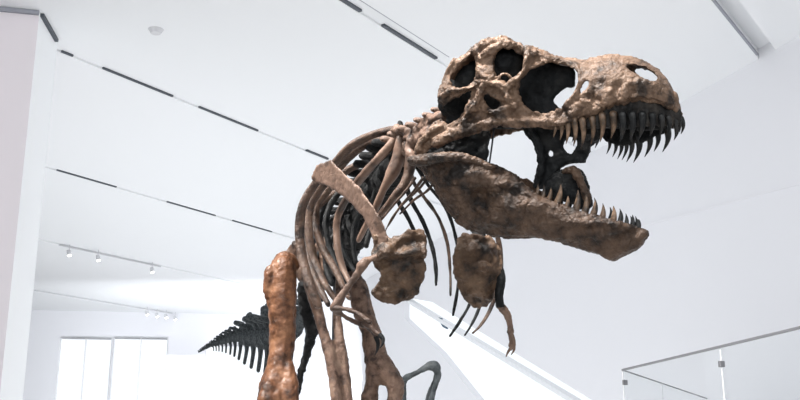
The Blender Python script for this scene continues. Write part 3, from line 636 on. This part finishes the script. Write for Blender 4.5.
# thin reveal line on the wall
b = bmesh.new(); a = wallpt(630,229)-wn*.012; c = wallpt(800,183)-wn*.012
d = (c-a).normalized(); s = d.cross(wn)*.02; prism(b, [a-s, a+s, c+d*3+s, c+d*3-s], wn*.02); struct('trim_1', b, M['wallm'])
# far wall with tall windows
def farpt(x, y): return onplane(x, y, farp, farn)
fl = farpt(-120, 400); fl.z = 0; fr = e1.copy()
def rect(x0, y0, x1, zb):
    a = farpt(x0, y0); c = farpt(x1, y0); return [Vector((a.x, a.y, zb)), Vector((c.x, c.y, zb)), Vector((c.x, c.y, a.z)), Vector((a.x, a.y, a.z))]
fw = [rect(60,338,112,.6), rect(114,338,168,.6), rect(206,345,262,.6)]
cut_wall('wall_back', [fl, fr, fr+top, fl+top], farn*.35, fw, M['wallm'])
for i, w in enumerate(fw):
    b = bmesh.new(); e = (w[1]-w[0]).normalized(); wdt = (w[1]-w[0]).length; hgt = w[2].z-w[0].z
    for k in range(3): p = w[0]+e*(wdt*k/2); prism(b, [p-e*.025, p+e*.025, p+e*.025+Vector((0,0,hgt)), p-e*.025+Vector((0,0,hgt))], farn*.1)
    for k in range(3): p = w[0]+Vector((0,0,hgt*k/2)); prism(b, [p, p+e*wdt, p+e*wdt+Vector((0,0,.08)), p+Vector((0,0,.08))], farn*.1)
    f = struct('window_%d' % (i+2), b, M['white'])
    b = bmesh.new(); prism(b, [p+farn*.2 for p in w], farn*.01); obj('glass_pane', b, M['glass'], f)
# exhibition partition by the far windows
a = farpt(166, 360); q = Vector((a.x*.93, a.y*.93, 0)); b = bmesh.new()
pw = (farpt(204,360)-farpt(166,360)).length*.93; box(b, q+Vector((pw/2, .3, 1.9+.9)), (pw, .6, 5.6), math.radians(8)); tag(obj('partition_wall', b, M['beige']), kind='structure'); bpy.data.objects['partition_wall'].name = 'wall_partition'
# floor
b = bmesh.new(); box(b, Vector((0, 20, -.1)), (90, 60, .2)); struct('floor', b, M['floor'])
# left column block
c1 = onz(39.5, 11.5, H); c2 = onz(57.5, 43, H); c0 = c1 + (onz(-60, 2, H)-c1).normalized()*5; c3 = c0 + (c2-c1)
b = bmesh.new(); prism(b, [Vector((p.x, p.y, 0)) for p in (c1, c2, c3, c0)], Vector((0,0,H)))
lf = struct('wall_left', b, M['beige'])
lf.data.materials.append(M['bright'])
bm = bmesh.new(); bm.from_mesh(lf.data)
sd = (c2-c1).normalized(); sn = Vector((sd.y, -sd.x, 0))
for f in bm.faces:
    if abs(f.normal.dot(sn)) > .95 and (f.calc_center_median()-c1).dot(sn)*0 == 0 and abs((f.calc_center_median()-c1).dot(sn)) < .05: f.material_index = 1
bm.to_mesh(lf.data); bm.free()
# shadow-gap trims round the top of the block
b = bmesh.new(); o_ = sn*(1 if sn.x > 0 else -1); prism(b, [Vector((p.x, p.y, H-.05)) for p in (c1+sd*.05, c2-sd*.15, c2-sd*.15+o_*.05, c1+sd*.05+o_*.05)], Vector((0,0,.045))); struct('trim_2', b, M['slot'])
fd = (c0-c1).normalized(); fo = Vector((fd.y, -fd.x, 0)); fo = fo if fo.y < 0 else -fo
b = bmesh.new(); prism(b, [Vector((p.x, p.y, H-.06)) for p in (c1, c0, c0+fo*.05, c1+fo*.05)], Vector((0,0,.055))); struct('trim_3', b, M['slotf'])
# ---- slot vents in the channels
def on_channel(px, py, c):    # parameter along U of the point of channel line c nearest to pixel
    p = onz(px, py, H); return p.dot(U)
slots = [(3, (60,53),(71,57.5), 'shortest black slot vent beside the top of the white pillar', .038),
         (3, (100,70),(170,98), 'long black slot vent in the ceiling channel starting from the pillar', .038),
         (3, (195,109),(252,133), 'black slot vent halfway between pillar and ribs in the nearer left channel', .038),
         (3, (300,152.5),(322,161), 'black slot vent whose end touches the shoulder blade', .05),
         (2, (56,171),(115,188), 'black slot vent of the second channel, nearest the pillar', .045),
         (2, (164,203),(211,217), 'middle slot vent of the second channel, level with the shoulder', .045),
         (2, (228,222),(268,233), 'slot vent of the second channel just left of the outer ribs', .045),
         (4, (337,0),(358,13), 'black slot vent cut by the top edge of the picture', .06),
         (4, (380,27),(432,60.5), 'black slot vent pointing at the back of the skull', .06)]
for ci, a, c, lab, w in slots:
    ua, uc = on_channel(*a, 0), on_channel(*c, 0); cc = cs[ci]; g = GAP[ci]
    b = bmesh.new(); q = [U*t + Vv*s for t, s in ((ua, cc+.005), (uc, cc+.005), (uc, cc+w), (ua, cc+w))]
    prism(b, [Vector((p.x, p.y, H+.004)) for p in q], Vector((0,0,.03)))
    tag(obj('slot_vent', b, M['slot']), lab, 'vent', 'black slot vents in the ceiling channels')
# thin dark far edge of the top channel and grey strip painted as shadow along the right one
for nm, ci, off, w, a, c, m in (('trim_4', 4, GAP[4]-.02, .02, (352,0),(443,59), 'slotf'), ('trim_5', 5, 0, .035, (700,-12),(752,57), 'slotf')):  # trim_5 is only the grey strip painted as the right channel's shadow
    ua, uc = on_channel(*a, 0), on_channel(*c, 0); cc = cs[ci]+off; b = bmesh.new()
    prism(b, [Vector(((U*t+Vv*s).x, (U*t+Vv*s).y, H+.002)) for t, s in ((ua, cc), (uc, cc), (uc, cc+w), (ua, cc+w))], Vector((0,0,.03))); struct(nm, b, M[m])
# channel beds: pale inserts so that the channels are shallow
for i, c in enumerate(cs):
    strip(c, c+GAP[i], H+(.035 if i < 5 else .16), H+.45, 'trim_%d' % (6+i), M['ceil'])
# ---- spotlights hanging from the ceiling tracks
def spot(px, py, lab, z=H-.24):
    p = onz(px, py, z); t = empty('track_spotlight', Vector((p.x, p.y, H)), lab, 'spotlight', 'track spotlights on the far ceiling')
    b = bmesh.new(); tube(b, [(Vector((p.x, p.y, H+.0)), .012), (Vector((p.x, p.y, p.z+.04)), .012)], seg=8); obj('stem', b, M['lampw'], t)
    b = bmesh.new(); d = Vector((.35, -.3, -1)).normalized()
    tube(b, [(p-d*.08, .055), (p+d*.08, .065)], seg=12, cap=False); obj('lamp_head', b, M['lampw'], t)
    b = bmesh.new(); tube(b, [(p+d*.081, .052), (p+d*.088, .052)], seg=12, cap=False); obj('lens', b, M['bulb'], t)
for px, py, lab in ((69,253,'dark-bodied spotlight nearest the white pillar on the far ceiling'), (98,258,'spotlight second from the white pillar on the far ceiling'),
                    (152,270,'spotlight alone in the middle of the third ceiling line'), (147,313,'leftmost of the cluster of tiny spotlights above the far windows'),
                    (157,315,'second of the cluster of tiny spotlights above the far windows'), (166,316,'third of the cluster of tiny spotlights above the far windows'),
                    (175,318,'rightmost of the cluster of tiny spotlights above the far windows'), (215,324,'tiny spotlight directly above the tip of the tail')):
    spot(px, py, lab)
for i, (a, c) in enumerate((((57,245),(150,268)),((35,290),(178,315)))):
    ua, uc = onz(*a, H).dot(U), onz(*c, H).dot(U); cc = cs[1-i]; b = bmesh.new()
    prism(b, [Vector(((U*t+Vv*s).x, (U*t+Vv*s).y, H-.03)) for t, s in ((ua, cc-.03), (uc, cc-.03), (uc, cc+.03), (ua, cc+.03))], Vector((0,0,.03)))
    struct('trim_%d' % (12+i), b, M['lampw'])
# smoke detector
p = onz(156, 29.5, H); b = bmesh.new()
bmesh.ops.create_cone(b, cap_ends=True, segments=28, radius1=.07, radius2=.11, depth=.06, matrix=Matrix.Translation(Vector((p.x, p.y, H-.03))))
SD = obj('smoke_detector', b, M['lampw']); tag(SD, 'small round smoke detector on the white ceiling at upper left', 'smoke detector')
# ---- glass balustrade on the landing at right
ZR = 2.64
def rl(x, y): return onz(x, y, ZR)
A0, B0, C_ = rl(622.5, 370), rl(815, 324), rl(726, 405)
BL = empty('glass_balustrade', Vector((A0.x, A0.y, 1.6)), 'frameless clear glass balustrade with a thin dark handrail at lower right', 'railing')
def rail(p, q, nm='handrail', r=.013):
    b = bmesh.new(); tube(b, [(p, r), (q, r)], seg=8); obj(nm, b, M['grey'], BL)
rail(A0, B0); rail(A0, C_, r=.009)
mid1 = rl(720, 347)
def pane(p, q, gap=.012):
    d = (q-p).normalized(); n = d.cross(Vector((0,0,1)))*.006; p = p+d*gap; q = q-d*gap; dz = Vector((0,0,-1.04))
    b = bmesh.new(); prism(b, [p-n, q-n, q-n+dz, p-n+dz], n*2); return obj('glass_pane', b, M['glass'], BL)
pane(A0, mid1); pane(mid1, B0)
mid2 = rl(662, 383); pane(A0, mid2); pane(mid2, C_)
for p, r in ((A0,.007), (mid1,.006), (mid2,.005)):
    b = bmesh.new(); tube(b, [(p, r), (p-Vector((0,0,1.04)), r)], seg=6); obj('edge_seal', b, M['lampw'], BL)
for (x, y), ref in (((625,382.5), A0), ((721.5,364), mid1)):
    d = ref.y/ref.y; p = onplane(x, y, ref, Vector((0,1,0))); b = bmesh.new(); box(b, p, (.055, .03, .055), .3); bmesh.ops.bevel(b, geom=b.edges[:], offset=.004, segments=1, affect='EDGES'); obj('glass_clamp', b, M['grey'], BL)
b = bmesh.new(); q = [A0, B0, B0+Vector((6,2,0)), C_+Vector((4,0,0)), C_]; prism(b, [Vector((p.x, p.y, 1.2)) for p in clip(q, WA, wn)], Vector((0,0,.4)))
tag(obj('floor_landing', b, M['white']), kind='structure')
# ================================================================== light
w = bpy.data.worlds.new('world'); sc.world = w; w.use_nodes = True
bg = w.node_tree.nodes['Background']; bg.inputs[0].default_value = (.93,.965,1,1); bg.inputs[1].default_value = 1.25
def area(name, loc, target, size, power, col=(1,1,1), sy=None, spread=None):
    l = bpy.data.lights.new(name, 'AREA'); l.energy = power; l.size = size; l.color = col
    if sy: l.shape = 'RECTANGLE'; l.size_y = sy
    if spread: l.spread = spread
    o = bpy.data.objects.new(name, l); COL.objects.link(o); o.location = loc
    o.rotation_euler = (Vector(target)-Vector(loc)).to_track_quat('-Z', 'Y').to_euler(); return o
area('skylight_key', (-.9, 4.2, 7.4), (.6, 5.7, 3.4), .8, 230, (1,.975,.95), spread=math.radians(75))  # lamp added below the ceiling as key for skull and chest
area('skylight_left', (-4.0, 6.2, 7.3), (-.7, 8.0, 2.6), .8, 190, (1,.96,.92), spread=math.radians(60))  # lamp added below the ceiling, lights hips and legs from the left
area('window_light', (-4, 33, 2.5), (-4, 41, 4.0), 12, 900, (.93,.97,1), 4)  # added lamp inside the hall, brightens the far wall
area('floor_uplight', (-3, 22.5, .3), (-3, 22.5, 7), 16, 1150, (.95,.98,1), 20)  # unseen lamp added near the floor to brighten the ceiling
area('uplight', (-1, -2.2, 4.2), (-1, 3.5, 7.6), 9, 430, (.95,.98,1), 3)  # unseen lamp added behind the camera to brighten the near ceiling
# ------------------------------------------------------------------ output look
sc.view_settings.view_transform = 'Standard'; sc.view_settings.look = 'None'; sc.view_settings.gamma = 1; sc.view_settings.exposure = 0
sc.view_settings.use_curve_mapping = False
sc.cycles.max_bounces = 8; sc.cycles.transparent_max_bounces = 12
